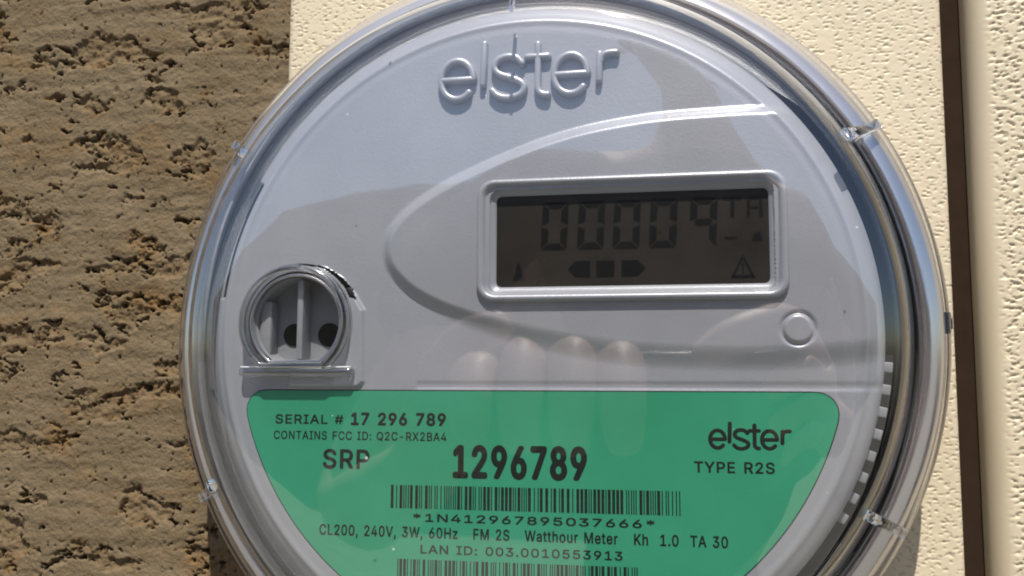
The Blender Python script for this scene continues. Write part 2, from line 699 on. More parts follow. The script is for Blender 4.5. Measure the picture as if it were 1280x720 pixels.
# ---- face plate : one moulded sheet with plateau, rolled rim, openings
ELL = catmull([(78, 49.0), (49.9, 49.6), (36.1, 49.6), (19.5, 48.8), (2.3, 45.8), (-15.4, 39.6), (-28.0, 33.3), (-35.2, 27.2), (-37.3, 21.2),
               (-35.2, 14.8), (-26.4, 7.6), (-12.0, 1.4), (2.2, -2.4), (18.9, -4.9), (43.1, -5.7), (63.2, -4.5), (78, -2.5)], 6)
PLAT = ELL + [(90, -2), (90, 49)]
LCDO = rrect(-15.2, 48.9, 9.0, 35.2, 3.6, 6)       # outer outline of the bezel
LCDI = rrect(-12.9, 46.7, 10.6, 33.3, 2.2, 6)
PORTC = (-56.3, 5.0)
PR = 10.6


def port_outline(r, zflat, n=40):
    a0 = math.degrees(math.asin(max(-1, (zflat - PORTC[1]) / r)))
    return arc(PORTC[0], PORTC[1], r, r, a0, 180 - a0, n)


PORTI = port_outline(PR, -3.6)
CRES = catmull([(-54.6, 18.1), (-50.6, 17.4), (-47.0, 15.4), (-44.3, 12.7), (-42.9, 10.0)], 5) + catmull([(-44.3, 10.3), (-45.6, 12.6), (-47.8, 15.0), (-50.8, 17.0)], 5)
BLOCK = [(-56, 17.6), (-50.5, 17.2), (-46.5, 14.8), (-43.3, 10.8), (-41.3, 7.5), (-41.0, -8.0), (-42.0, -9.2), (-58, -9.2)]


def face_y(X, Z):
    r = np.hypot(X - CX, Z - CZ)
    ang = np.degrees(np.arctan2(Z - CZ, X - CX)) % 360
    up = np.zeros_like(X)
    d = sdf_poly(X, Z, PLAT)
    up += 2.2 * (.62 + .38 * sstep(-6, 26, Z)) * sstep(0.2, -2.8 - 2.6 * sstep(14, 0, Z), d)
    db = sdf_poly(X, Z, BLOCK)
    up += 1.0 * sstep(.5, -.5, db)
    # button : ring groove round a low disc
    rb = np.hypot(X - 50.6, Z - 2.8)
    up += -.55 * np.exp(-((rb - 3.2) / .38) ** 2) + .25 * sstep(3.2, 2.4, rb)
    # bead and fall of the rim
    rim0 = 68.0
    up += .45 * np.exp(-((r - 69.0) / 1.0) ** 2)
    # step cut in the rim at left
    notch = sstep(150.5, 151.2, ang) * sstep(173.2, 172.5, ang) * sstep(70.2, 70.7, r)
    t = np.clip((r - 66.0) / 7.35, 0, 1)
    fall = 5.5 * (1 - np.sqrt(np.clip(1 - t * t, 0, 1)))
    up = up * (1 - sstep(68.8, 73, r)) - fall - 3.0 * notch
    # soft hollow above the label, either side of the optical port
    up += -.18 * sstep(-9.9, -9.0, Z) * sstep(-7.6, -8.6, Z) * sstep(-29.5, -28.5, X)
    # label recess
    return -up


nr, na = 330, 1300
rr = np.concatenate([np.linspace(0.01, 67.0, 270), np.linspace(67.2, 73.2, 60)])
aa = np.linspace(0, 2 * np.pi, na, endpoint=False)
RR, AA = np.meshgrid(rr, aa)
FX, FZ = CX + RR * np.cos(AA), CZ + RR * np.sin(AA)
FY = face_y(FX, FZ)
V = np.stack([FX, FY, FZ], -1).reshape(-1, 3)
idx = np.arange(nr * na).reshape(na, nr)
nxt = np.roll(idx, -1, 0)
F = np.stack([idx[:, :-1], nxt[:, :-1], nxt[:, 1:], idx[:, 1:]], -1).reshape(-1, 4)
xm, zm = V[F].mean(1)[:, 0], V[F].mean(1)[:, 2]
kill = (sdf_poly(xm, zm, LCDI) < -.25) | (sdf_poly(xm, zm, PORTI) < -.2) | (sdf_poly(xm, zm, CRES) < 0)
F = F[~kill]
used = np.unique(F)
re_ = np.full(len(V), -1)
re_[used] = np.arange(len(used))
face = from_np('face_plate', V[used], re_[F], M['grey'], meter)
# turned-back side of the face
lathe('face_skirt', [(73.2, 5.5), (73.6, 6.5), (73.6, 9.5), (71.5, 9.6)], M['grey'], meter)
# castellated teeth on the right of the skirt
for k in range(8):
    a = math.radians(-5.5 - k * 3.55)
    bm = bmesh.new()
    box(bm, -.9, 1.3, 5.2, 8.6, -1.05, 1.05, .25)
    bmesh.ops.rotate(bm, verts=bm.verts, cent=(0, 0, 0), matrix=Matrix.Rotation(-a, 3, 'Y'))
    bmesh.ops.translate(bm, verts=bm.verts, vec=(CX + 73.7 * math.cos(a), 0, CZ + 73.7 * math.sin(a)))
    from_bm('rim_tooth', bm, M['grey_dark'], meter, True)

# ---- display bezel and display
bez = bmesh.new()


def ring_faces(bm, loops):
    rows = [[bm.verts.new((x, y, z)) for (x, z), y in zip(pts, ys)] for pts, ys in loops]
    for a, b in zip(rows[:-1], rows[1:]):
        for i in range(len(a)):
            j = (i + 1) % len(a)
            bm.faces.new((a[i], a[j], b[j], b[i]))


def rr_l(x0, x1, z0, z1, r, y):
    p = rrect(x0, x1, z0, z1, r, 6)
    return (p, [y] * len(p))


ring_faces(bez, [rr_l(-15.6, 49.3, 8.7, 35.5, 3.9, -1.4), rr_l(-15.3, 49.0, 9.0, 35.2, 3.7, -2.8), rr_l(-14.9, 48.6, 9.4, 34.8, 3.4, -3.15),
                 rr_l(-14.4, 48.1, 9.9, 34.3, 3.0, -3.15), rr_l(-13.9, 47.6, 10.3, 33.9, 2.6, -2.8), rr_l(-13.5, 47.2, 10.6, 33.6, 2.3, -2.1),
                 rr_l(-12.2, 46.2, 11.6, 32.4, 1.6, -1.15), rr_l(-11.5, 45.5, 12.1, 31.9, 1.2, -.9), rr_l(-11.4, 45.4, 12.2, 31.8, 1.1, .3)])
from_bm('display_bezel', bez, M['grey'], meter, True)
bm = bmesh.new()
box(bm, -11.9, 45.9, -.5, 1.4, 11.7, 32.3)
disp = from_bm('display', bm, M['lcd'], meter)
LY = -.53
DIG = {'0': 'abcdef', '9': 'abcfg'}


def seg_polys(x0, z0, wd, ht, slant, t, which):
    P = []
    g = .22
    hx, hz = wd, ht

    def q(*pts):
        P.append([(x0 + x + slant * z / ht, z0 + z) for x, z in pts])
    m = ht / 2
    if 'a' in which: q((g, ht), (wd - g, ht), (wd - t - g, ht - t), (t + g, ht - t))
    if 'd' in which: q((g, 0), (t + g, t), (wd - t - g, t), (wd - g, 0))
    if 'f' in which: q((0, ht - g), (t, ht - t - g), (t, m + t / 2 + g * .4), (0, m + g))
    if 'b' in which: q((wd, ht - g), (wd, m + g), (wd - t, m + t / 2 + g * .4), (wd - t, ht - t - g))
    if 'e' in which: q((0, g), (0, m - g), (t, m - t / 2 - g * .4), (t, t + g))
    if 'c' in which: q((wd, g), (wd - t, t + g), (wd - t, m - t / 2 - g * .4), (wd, m - g))
    if 'g' in which: q((t * .6, m), (t, m + t / 2), (wd - t, m + t / 2), (wd - t * .6, m), (wd - t, m - t / 2), (t, m - t / 2))
    return P


def glyph(name, polys, mat, parent, y0=LY, th=.02):
    bm = bmesh.new()
    for p in polys:
        prism(bm, p, y0 - th, y0)
    return from_bm(name, bm, mat, parent)


for x0, ch in ((-1.9, '0'), (5.9, '0'), (13.4, '0'), (21.0, '0'), (29.2, '9')):
    z0 = 19.9
    glyph('digit', seg_polys(x0, z0, 5.6, 10.4, .55, 1.5, DIG[ch]), M['lcd_ink'], disp)
# faint second place ghost, small unit letters at right
glyph('unit_letter', [[(36.4, 30.2), (40.0, 30.2), (40.0, 29.5), (38.7, 29.5), (38.6, 25.9), (37.8, 25.9), (37.9, 29.5), (36.4, 29.5)]], M['lcd_ink'], disp)
glyph('unit_letter', [[(41.0, 25.9), (41.7, 25.9), (41.8, 29.4), (41.2, 29.4)], [(43.6, 25.9), (44.3, 25.9), (44.2, 29.4), (43.6, 29.4)],
                      [(41.3, 30.2), (44.1, 30.2), (43.8, 29.5), (41.6, 29.5)], [(41.8, 28.2), (43.5, 28.2), (43.5, 27.6), (41.8, 27.6)]], M['lcd_ink'], disp)
glyph('unit_mark', [[(36.5, 21.9), (39.0, 21.9), (39.0, 21.4), (36.5, 21.4)], [(42.0, 20.8), (44.2, 21.0), (43.6, 22.8), (42.4, 22.4)]], M['lcd_ink'], disp)
glyph('arrow_left', [[(3.9, 15.75), (5.6, 17.5), (8.7, 17.5), (8.7, 14.0), (5.6, 14.0)]], M['lcd_ink'], disp)
glyph('square_mark', [[(10.0, 17.5), (13.8, 17.5), (13.8, 14.0), (10.0, 14.0)]], M['lcd_ink'], disp)
glyph('arrow_right', [[(20.4, 15.75), (18.6, 17.5), (15.3, 17.5), (15.3, 14.0), (18.6, 14.0)]], M['lcd_ink'], disp)
glyph('warning_mark', [[(37.6, 13.3), (42.6, 13.3), (42.0, 13.9), (38.4, 13.9)], [(37.6, 13.3), (38.4, 13.7), (40.1, 17.2), (40.1, 18.2)],
                       [(42.6, 13.3), (40.1, 18.2), (40.1, 17.2), (41.8, 13.7)], [(39.9, 16.4), (40.35, 16.4), (40.25, 14.9), (40.0, 14.9)],
                       [(39.9, 14.7), (40.3, 14.7), (40.3, 14.3), (39.9, 14.3)]], M['lcd_ink'], disp)
glyph('bell_mark', [[(-8.0, 13.6), (-5.2, 13.6), (-5.9, 15.0), (-6.1, 16.6), (-6.6, 17.4), (-7.1, 16.6), (-7.3, 15.0)]], M['lcd_ink'], disp)


# ---- raised name on the face : one bead per letter
def name_letters():
    L = []
    for cx, cz in ((-20.5, 58.3), (4.7, 58.3)):
        rx, rz = 3.65, 4.35
        L.append([arc(cx, cz, rx, rz, 0, 318, 40), [(cx - rx + .3, cz - .05), (cx + rx, cz - .0)]])
    e1, e2 = L
    l = [[(-14.35, 66.2), (-14.7, 57.0)]]
    s = [catmull([(-5.9, 61.3), (-7.2, 62.6), (-9.3, 63.0), (-11.3, 62.3), (-12.1, 60.6), (-11.0, 59.1), (-8.6, 58.2), (-6.4, 57.2), (-5.5, 55.9), (-6.4, 54.4), (-8.9, 53.7), (-11.2, 54.2), (-12.6, 55.5)], 6)]
    t = [catmull([(-2.45, 65.4), (-2.45, 60), (-2.5, 56.0), (-2.1, 54.6), (-1.0, 54.0), (-.3, 54.0)], 5), [(-4.9, 62.6), (-.2, 62.6)]]
    r = [[(11.0, 62.4), (10.8, 56.6)], catmull([(11.0, 60.4), (11.5, 61.9), (12.9, 62.5), (14.6, 62.5)], 5)]
    return [e1, l, s, t, e2, r]


for strokes in name_letters():
    V, F = [], []
    for st in strokes:
        sweep(V, F, st, 1.4, 1.7, .05)
    from_np('raised_letter', V, F, M['grey'], meter)

# ---- optical port
port = tag(empty('optical_port', (PORTC[0] - 0, 0, PORTC[1])))
port.parent = meter
port.location = Vector((PORTC[0], 0, PORTC[1])) * S - wloc(meter)
bm = bmesh.new()
o_ = port_outline(PR + .15, -3.75)
i_ = port_outline(PR - .5, -3.3)
ring_faces(bm, [(o_, [-1.05] * len(o_)), (i_, [-.8] * len(i_)), (port_outline(PR - 1.0, -3.0), [5.0] * len(i_))])
from_bm('well_wall', bm, M['grey_dark'], port, True)
bm = bmesh.new()
prism(bm, port_outline(PR - .4, -3.4), 4.6, 5.4)
from_bm('well_floor', bm, M['grey_dark'], port)
bm = bmesh.new()
box(bm, -56.7, -55.3, -.6, 4.5, -3.2, 14.6, .3)
from_bm('dividing_rib', bm, M['grey_dark'], port, True)
bm = bmesh.new()
box(bm, -66.0, -63.2, .4, 4.5, -3.2, 10.0, .5)
from_bm('side_rib', bm, M['grey_dark'], port, True)
for hx, hz, hr in ((-59.3, 2.5, 2.6), (-50.9, 2.5, 2.7)):
    bm = bmesh.new()
    pts = arc(hx, hz, hr, hr, 0, 345, 23)
    prism(bm, pts, 4.35, 4.55)
    from_bm('sensor_window', bm, M['void'], port)
V, F = [], []
sweep(V, F, port_outline(12.0, -4.7, 60), 1.5, 3.4, -.9, closed=True)
from_np('clear_surround', V, F, M['port_clear'], port)
V, F = [], []
sweep(V, F, port_outline(10.45, -3.75, 60), .75, 1.5, -.9, closed=True)
from_np('bright_bead', V, F, M['steel'], port)
V, F = [], []
sweep(V, F, port_outline(11.15, -4.15, 60), .5, .3, -.9, closed=True)
sweep(V, F, arc(PORTC[0], PORTC[1], 13.05, 13.05, 20, 215, 50), .4, .2, -.15)
from_np('joint_line', V, F, M['void'], port)
V, F = [], []
sweep(V, F, [(-68.6, -4.95), (-43.6, -4.95)], .5, 1.2, -1.6)
from_np('ledge_bead', V, F, M['pale'], port)
V, F = [], []
sweep(V, F, [(-68.2, -6.0), (-43.8, -6.0)], 2.2, 2.4, -.5)
from_np('bottom_ledge', V, F, M['port_clear'], port)
bm = bmesh.new()
prism(bm, [(x, z) for x, z in CRES], 2.2, 2.6)
from_bm('slot_backing', bm, M['void'], port)
bm = bmesh.new()
box(bm, -45.6, -43.6, -.2, 2.1, 10.6, 12.8, .5)
from_bm('slot_catch', bm, M['black'], port, True)

# ---- green label
LC, LR = (-4.97, 1.9), 65.2
a0 = math.degrees(math.asin((-10.0 - LC[1]) / LR))
left_a = 180 - a0
arcp = arc(LC[0], LC[1], LR, LR, 180 - a0 + 5.2, 360 + a0 - 5.2, 90)
xl, xr = LC[0] - LR * math.cos(math.radians(a0)), LC[0] + LR * math.cos(math.radians(a0))
lab = arcp + catmull([(xr - 1.15, -14.3), (xr - 1.35, -12.9), (xr - 2.3, -11.3), (xr - 4.0, -10.25), (xr - 6.0, -10.0)], 4)[:-1] + [(xr - 6.0, -10.0), (xl + 6.0, -10.0)] + catmull([(xl + 6.0, -10.0), (xl + 4.0, -10.25), (xl + 2.3, -11.3), (xl + 1.35, -12.9), (xl + 1.15, -14.3)], 4)[1:]
bm = bmesh.new()
prism(bm, lab, -.22, .1)
label = from_bm('green_label', bm, M['green'], meter)
# thin dark outline of the card's recess
V, F = [], []
sweep(V, F, lab, .45, .1, -.02, closed=True)
from_np('label_border', V, F, M['ink'], meter)
TY = -.24


GLYPHS = {
    '#': '528|242,0 326,509 377,509 294,0/10,140 19,192 400,192 391,140/64,0 147,509 198,509 115,0/40,316 49,368 429,368 421,316',
    '*': '541|201,223 206,331 114,272 89,315 186,365 89,415 114,459 206,400 201,509 250,509 246,400 337,459 362,415 266,365 362,315 337,272 246,331 250,223',
    ',': '276|38,-119 68,71 137,71 84,-119',
    '-': '541|337,244 337,188 114,188 114,244',
    '.': '276|95,-4 86,-4 78,-1 70,3 63,9 57,16 53,24 50,32 50,41 50,50 53,59 57,66 63,73 70,79 78,83 86,86 95,87 104,86 113,83 121,79 128,73 134,66 138,59 140,50 141,41 140,32 138,24 134,16 128,9 121,3 113,-1 104,-4',
    '0': '541|227,-7 199,-5 174,1 151,11 130,24 111,41 95,62 80,86 69,113 60,144 53,178 49,214 48,254 49,294 53,330 60,364 69,395 81,422 95,447 112,467 130,484 151,498 174,508 200,514 227,516 254,514 279,508 302,498 323,484 342,467 358,447 372,422 384,395 393,364 400,330 404,294 405,254 404,214 400,178 393,144 384,113 373,86 359,62 342,41 323,24 302,11 279,1 254,-5;227,50 245,51 261,56 276,63 290,74 303,87 313,103 323,122 330,144 336,168 340,194 343,223 344,254 343,285 340,314 336,341 330,365 323,387 313,405 303,422 290,435 276,446 261,453 245,458 227,460 209,458 192,453 177,446 163,435 151,422 140,405 131,387 123,365 117,341 113,314 110,285 109,254 110,223 113,194 117,168 123,144 131,122 140,103 151,87 163,74 177,63 192,56 209,51',
    '1': '541|76,0 76,55 391,55 391,0/276,509 276,0 212,0 212,448 209,448 86,358 86,427 198,509',
    '2': '541|64,0 64,47 234,229 282,282 291,294 299,305 305,316 311,327 315,337 318,348 320,360 320,371 319,385 317,397 313,408 308,419 301,428 293,436 283,443 273,449 262,454 250,457 237,459 224,460 209,459 196,457 184,453 172,447 162,441 153,433 145,424 139,413 134,402 130,390 128,376 127,362 66,362 67,384 71,405 77,424 86,442 98,459 111,473 126,486 143,496 162,505 182,511 203,514 225,516 247,514 268,511 288,505 306,497 323,486 337,474 350,461 361,445 370,428 376,411 380,392 381,372 380,358 378,345 375,331 371,318 365,304 357,290 347,275 336,259 322,241 306,223 288,202 267,180 153,60 153,57 389,57 389,0',
    '3': '541|218,-7 195,-6 173,-3 152,2 133,10 114,19 98,30 83,43 70,57 60,74 52,91 46,111 44,132 109,132 111,119 115,107 120,97 126,87 134,78 144,71 154,64 165,59 178,55 191,52 204,50 219,50 234,51 248,53 262,56 275,61 287,67 297,74 307,83 315,93 321,104 325,116 328,130 329,145 328,158 326,172 322,184 316,196 308,207 299,217 288,226 275,234 260,240 242,244 223,247 201,248 157,248 157,299 288,448 288,452 70,452 70,509 372,509 372,461 211,278 211,289 239,290 264,288 287,284 308,276 327,265 344,253 359,239 371,222 381,205 387,186 392,166 393,145 392,123 387,103 380,84 370,66 358,50 344,36 327,23 309,12 288,4 266,-2 243,-6',
    '4': '541|40,105 40,158 247,509 311,509 109,166 109,163 413,163 413,105/282,0 282,121 282,146 282,318 343,318 343,0',
    '5': '541|221,-7 199,-6 178,-2 159,3 140,11 123,21 108,32 94,45 83,60 73,76 66,93 62,111 60,130 122,130 124,119 127,108 132,98 138,89 145,80 154,73 163,66 173,60 184,56 196,52 208,50 221,50 236,51 250,53 264,58 276,64 288,72 298,82 307,92 314,104 320,117 324,131 327,146 328,162 327,178 324,193 320,208 314,221 306,233 297,244 286,254 275,262 262,269 248,273 233,276 218,277 205,276 192,275 180,272 167,268 156,264 145,258 136,252 128,246 67,253 96,509 366,509 366,452 151,452 134,301 136,301 145,308 155,315 166,320 178,325 190,329 203,331 216,333 229,334 247,333 263,330 279,326 294,321 308,314 321,306 334,296 345,285 355,273 364,260 372,246 379,231 384,215 388,199 390,181 391,163 390,139 385,117 379,95 369,76 357,57 343,41 327,27 309,15 289,6 268,-1 245,-5',
    '6': '541|226,-7 203,-5 182,-1 161,5 142,15 125,26 109,40 96,56 84,74 75,94 69,115 65,138 64,162 65,180 68,199 73,219 80,239 89,261 102,285 118,311 137,340 252,509 322,509 151,261 145,261 165,288 196,307 205,310 214,312 224,314 235,314 257,313 278,309 298,303 316,295 332,284 346,271 359,257 370,240 378,221 384,201 388,180 389,157 388,134 384,112 377,92 368,73 356,55 343,39 327,26 310,14 291,5 271,-2 249,-6;226,48 241,49 254,52 267,56 279,63 289,70 299,79 307,90 314,101 320,114 324,128 327,142 327,157 327,173 324,187 320,201 314,213 307,225 299,235 289,244 279,251 267,258 254,262 241,264 226,265 212,264 198,262 186,258 174,252 163,244 153,235 145,225 138,214 132,201 128,188 126,174 125,158 126,143 128,128 132,114 138,102 145,90 153,79 163,70 174,63 186,56 198,52 212,49',
    '7': '541|97,0 323,448 323,452 62,452 62,509 391,509 391,449 165,0',
    '8': '541|226,-7 201,-6 178,-2 156,3 136,11 117,21 101,33 86,47 74,62 64,78 57,96 53,115 52,135 53,151 55,166 59,181 65,195 72,208 81,220 90,231 101,241 113,249 125,256 139,261 153,265 153,267 135,273 119,282 105,293 93,308 83,324 76,342 72,360 70,380 72,399 75,417 82,434 90,450 101,464 114,477 129,488 146,498 164,506 184,511 204,514 226,516 248,514 269,511 288,506 306,498 323,488 337,477 350,464 361,450 370,434 377,417 380,399 382,380 380,361 376,342 369,324 359,308 347,293 333,282 318,273 300,267 300,265 314,261 327,256 339,249 351,241 362,231 372,220 380,208 387,195 393,181 397,166 400,151 401,135 399,115 395,96 388,78 378,62 366,47 352,33 335,21 317,11 296,3 275,-2 251,-6;226,49 243,50 258,52 272,55 285,60 296,66 307,74 315,82 323,91 329,102 333,113 336,126 337,139 336,152 333,165 329,177 322,189 314,199 305,208 295,216 283,223 270,228 256,232 242,234 226,235 211,234 196,232 182,228 169,223 157,216 147,208 138,199 130,189 123,177 119,165 116,152 115,139 116,126 119,113 123,102 129,91 136,82 145,74 156,66 167,60 180,55 195,52 210,50;226,290 239,290 252,292 263,296 274,300 284,306 293,313 300,321 307,330 312,341 316,351 318,363 319,376 318,388 316,399 313,410 308,420 301,429 294,437 285,444 275,449 264,454 252,457 240,459 226,460 213,459 200,457 188,454 177,449 167,444 159,437 151,429 145,420 139,410 136,399 134,388 133,376 134,363 136,351 139,341 145,330 151,321 159,313 168,306 178,300 189,296 201,292 213,290',
    '9': '541|226,516 249,514 271,510 291,503 310,494 328,482 343,468 356,452 368,434 377,414 384,393 388,371 389,347 388,328 385,309 380,290 373,270 363,248 350,224 334,197 315,168 200,0 130,0 301,248 307,248 287,221 257,202 248,199 238,196 228,195 218,195 195,196 175,199 155,206 137,214 121,225 106,237 94,252 83,269 74,287 68,307 65,329 64,352 65,375 69,397 75,417 85,436 96,454 110,469 125,483 143,494 162,504 182,510 203,514;226,460 212,459 199,457 186,452 174,446 163,438 154,429 145,419 138,407 133,395 129,381 126,367 125,352 126,336 129,322 133,308 138,295 145,284 154,274 163,265 174,257 186,251 199,247 212,244 226,243 240,244 254,247 267,251 279,257 289,265 299,273 307,284 314,295 320,308 324,321 327,335 327,350 327,366 324,381 320,394 314,407 307,419 299,429 290,438 279,446 267,452 254,457 241,459',
    ':': '276|95,-4 86,-4 78,-1 70,3 63,9 57,16 53,24 50,32 50,41 50,50 53,59 57,66 63,73 70,79 78,83 86,86 95,87 104,86 113,83 121,79 128,73 134,66 138,59 140,50 141,41 140,32 138,24 134,16 128,9 121,3 113,-1 104,-4/95,271 86,272 78,274 70,278 63,284 57,291 53,299 50,307 50,316 50,325 53,334 57,342 63,349 70,354 78,359 86,361 95,362 104,361 113,359 121,354 128,349 134,342 138,334 140,325 141,316 140,307 138,299 134,291 128,284 121,278 113,274 104,272',
    'A': '568|16,0 201,509 276,509 463,0 395,0 287,302 264,372 232,478 245,478 213,371 191,302 85,0;110,142 110,199 370,199 370,142',
    'B': '544|60,0 60,509 241,509 266,508 289,504 310,499 329,491 345,481 359,469 371,456 381,442 388,426 394,410 397,392 398,374 397,358 395,344 392,331 387,320 380,310 373,301 365,293 356,286 347,280 336,275 326,270 315,267 315,262 327,261 339,257 351,252 363,245 374,237 385,227 394,216 402,203 409,189 414,173 417,155 418,136 417,117 413,100 408,83 400,67 390,52 377,39 362,28 344,18 324,10 301,4 275,1 247,0;125,57 245,57 272,58 296,63 315,70 330,80 341,92 349,105 354,120 355,137 355,149 352,161 348,173 342,184 335,194 327,203 317,211 306,218 293,224 279,228 264,230 248,231 125,231;125,285 238,285 252,286 265,288 277,291 288,296 299,302 308,309 316,317 323,326 329,337 333,348 335,359 336,372 334,388 330,403 323,417 313,429 299,439 283,446 263,450 240,452 125,452',
    'C': '598|267,-7 235,-5 205,1 177,11 150,25 126,42 104,63 86,88 70,115 57,146 48,179 42,215 40,254 42,293 48,329 57,362 70,393 86,421 104,445 126,466 150,484 177,498 205,508 235,514 267,516 286,515 305,513 323,509 340,504 357,498 373,490 388,481 402,471 415,460 427,447 438,433 448,418 456,402 463,385 469,367 473,348 408,348 405,361 401,373 395,384 389,395 382,404 375,413 366,421 357,428 348,435 337,440 327,445 315,449 304,452 292,454 280,455 267,456 245,454 223,450 203,443 184,432 166,419 150,403 137,385 125,364 116,340 109,314 105,285 103,254 105,223 109,194 116,168 125,145 137,123 151,105 166,89 184,76 203,66 223,59 245,54 267,53 280,53 292,55 304,57 315,60 327,64 337,69 348,74 357,81 366,88 375,96 382,105 389,114 395,125 401,136 405,148 408,160 473,160 469,142 463,124 457,107 448,91 438,76 428,62 416,49 402,38 388,28 373,19 357,11 341,5 323,0 305,-4 286,-6',
    'D': '590|219,0 96,0 96,57 215,57 244,58 272,63 296,70 318,81 337,94 354,110 368,128 379,149 388,172 394,198 398,226 399,255 398,285 394,312 388,337 379,361 368,381 354,399 338,415 320,428 299,438 275,446 249,450 221,452 93,452 93,509 225,509 261,507 294,501 325,492 353,478 377,461 399,441 418,418 433,391 446,361 455,329 460,293 462,255 460,217 455,181 446,149 433,119 417,92 398,68 376,48 351,31 322,17 291,8 256,2/125,509 125,0 60,0 60,509',
    'E': '507|60,0 60,509 372,509 372,452 125,452 125,286 355,286 355,229 125,229 125,57 375,57 375,0',
    'F': '498|60,0 60,509 369,509 369,452 125,452 125,278 346,278 346,221 125,221 125,0',
    'H': '605|60,0 60,509 125,509 125,289 392,289 392,509 457,509 457,0 392,0 392,232 125,232 125,0',
    'I': '389|31,0 31,57 118,57 118,452 31,452 31,509 269,509 269,452 183,452 183,57 269,57 269,0',
    'K': '555|104,145 104,216 139,261 174,303 212,344 364,509 448,509 231,276 228,276/60,0 60,509 125,509 125,334 124,225 125,193 125,0/372,0 188,259 228,309 449,0',
    'L': '481|60,0 60,509 125,509 125,57 361,57 361,0',
    'M': '716|60,0 60,509 152,509 277,187 287,159 299,123 311,84 322,49 307,49 318,83 330,121 342,158 352,187 476,509 568,509 568,0 504,0 504,291 504,327 505,369 506,413 507,457 513,457 498,409 482,363 467,322 456,291 342,0 286,0 170,291 159,321 145,361 129,408 112,457 119,457 120,416 121,372 122,328 122,291 122,0',
    'N': '611|60,0 60,509 136,509 343,183 363,151 388,107 414,55 405,54 401,108 399,157 399,195 399,509 463,509 463,0 387,0 202,290 177,331 148,381 108,452 119,454 122,384 124,328 125,291 125,0',
    'O': '621|267,-7 235,-5 205,1 177,11 150,25 126,42 105,63 86,88 70,115 57,146 48,179 42,215 40,254 42,293 48,329 57,362 70,393 86,421 105,445 126,466 150,484 177,498 205,508 235,514 267,516 299,514 329,508 357,498 384,484 408,466 429,445 448,421 464,393 477,362 486,329 491,293 493,254 491,215 486,179 477,146 464,115 448,88 429,63 408,42 384,25 357,11 329,1 299,-5;267,53 289,54 310,59 330,66 349,76 367,89 383,105 396,123 408,144 418,168 425,194 429,223 430,254 429,286 425,314 418,341 408,365 396,386 383,404 367,420 349,433 330,443 310,450 289,454 267,456 245,454 223,450 203,443 184,433 167,420 151,404 137,385 125,364 116,340 109,314 105,285 103,254 105,223 109,194 116,168 125,144 137,123 151,105 167,89 184,76 203,66 223,59 245,54',
    'P': '533|60,0 60,509 235,509 263,507 289,503 312,497 332,487 350,476 366,462 379,447 390,430 398,411 404,391 407,370 409,348 407,325 404,304 398,284 390,265 379,248 366,233 350,219 332,207 312,198 289,191 263,187 235,186 125,186 125,0;233,242 252,243 269,246 284,250 297,256 308,264 318,272 327,282 333,294 338,306 342,319 344,333 344,348 344,362 342,376 338,389 333,402 326,413 318,423 308,431 297,439 284,444 268,449 251,451 232,452 125,452 125,242',
    'Q': '621|245,159 313,159 369,85 384,65 468,-48 401,-48 346,27 331,46/267,-7 235,-5 205,1 177,11 150,25 126,42 105,63 86,88 70,115 57,146 48,179 42,215 40,254 42,293 48,329 57,362 70,393 86,421 105,445 126,466 150,484 177,498 205,508 235,514 267,516 299,514 329,508 357,498 384,484 408,466 429,445 448,421 464,393 477,362 486,329 491,293 493,254 491,215 486,179 477,146 464,115 448,88 429,63 408,42 384,25 357,11 329,1 299,-5;267,53 289,54 310,59 330,66 349,76 367,89 383,105 396,123 408,144 418,168 425,194 429,223 430,254 429,286 425,314 418,341 408,365 396,386 383,404 367,420 349,433 330,443 310,450 289,454 267,456 245,454 223,450 203,443 184,433 167,420 151,404 137,385 125,364 116,340 109,314 105,285 103,254 105,223 109,194 116,168 125,144 137,123 151,105 167,89 184,76 203,66 223,59 245,54',
    'R': '537|60,0 60,509 236,509 264,507 290,504 313,497 333,489 351,478 367,465 380,450 390,433 399,415 405,395 408,374 409,352 408,330 405,309 399,290 390,271 380,255 367,240 351,228 333,217 312,209 289,203 264,199 236,198 125,198 125,0;234,255 252,256 269,258 284,262 298,267 309,273 319,281 327,290 334,300 339,312 342,324 344,338 345,352 344,367 342,380 339,393 334,405 327,415 319,425 309,433 298,440 284,445 269,449 252,451 233,452 125,452 125,255/353,0 230,229 303,229 428,0',
    'S': '535|224,-9 197,-8 172,-4 149,1 128,9 108,19 91,31 76,45 64,60 54,77 46,96 41,115 38,137 104,137 107,123 110,110 116,98 123,88 132,79 142,71 154,64 166,59 180,55 194,52 209,50 224,49 241,50 257,52 272,55 286,60 299,66 311,74 321,82 329,92 336,102 341,114 345,126 346,139 345,151 342,161 338,171 332,179 325,186 316,193 307,199 296,205 245,222 184,239 154,249 128,260 105,274 86,289 71,307 60,326 54,348 52,372 53,393 58,413 65,431 75,448 87,463 102,476 119,488 138,498 158,506 180,511 203,514 227,516 252,514 275,511 296,505 316,498 334,488 351,476 365,463 377,449 387,433 394,415 399,397 401,378 337,378 334,396 326,412 316,426 302,437 286,447 267,453 247,457 225,459 209,458 194,456 180,452 167,448 156,442 145,435 136,427 129,418 123,409 118,398 116,387 115,376 116,363 119,352 124,342 131,334 139,326 148,319 158,313 169,308 212,293 264,279 312,264 324,258 336,252 347,245 359,238 369,229 379,220 387,209 395,198 401,185 405,171 407,155 408,139 407,118 403,99 396,81 386,64 374,48 360,34 343,21 323,11 302,2 278,-4 252,-8',
    'T': '537|32,452 32,509 417,509 417,452 257,452 257,0 193,0 193,452',
    'V': '568|204,0 16,509 84,509 192,206 215,137 248,31 235,31 267,138 290,206 395,509 463,509 278,0',
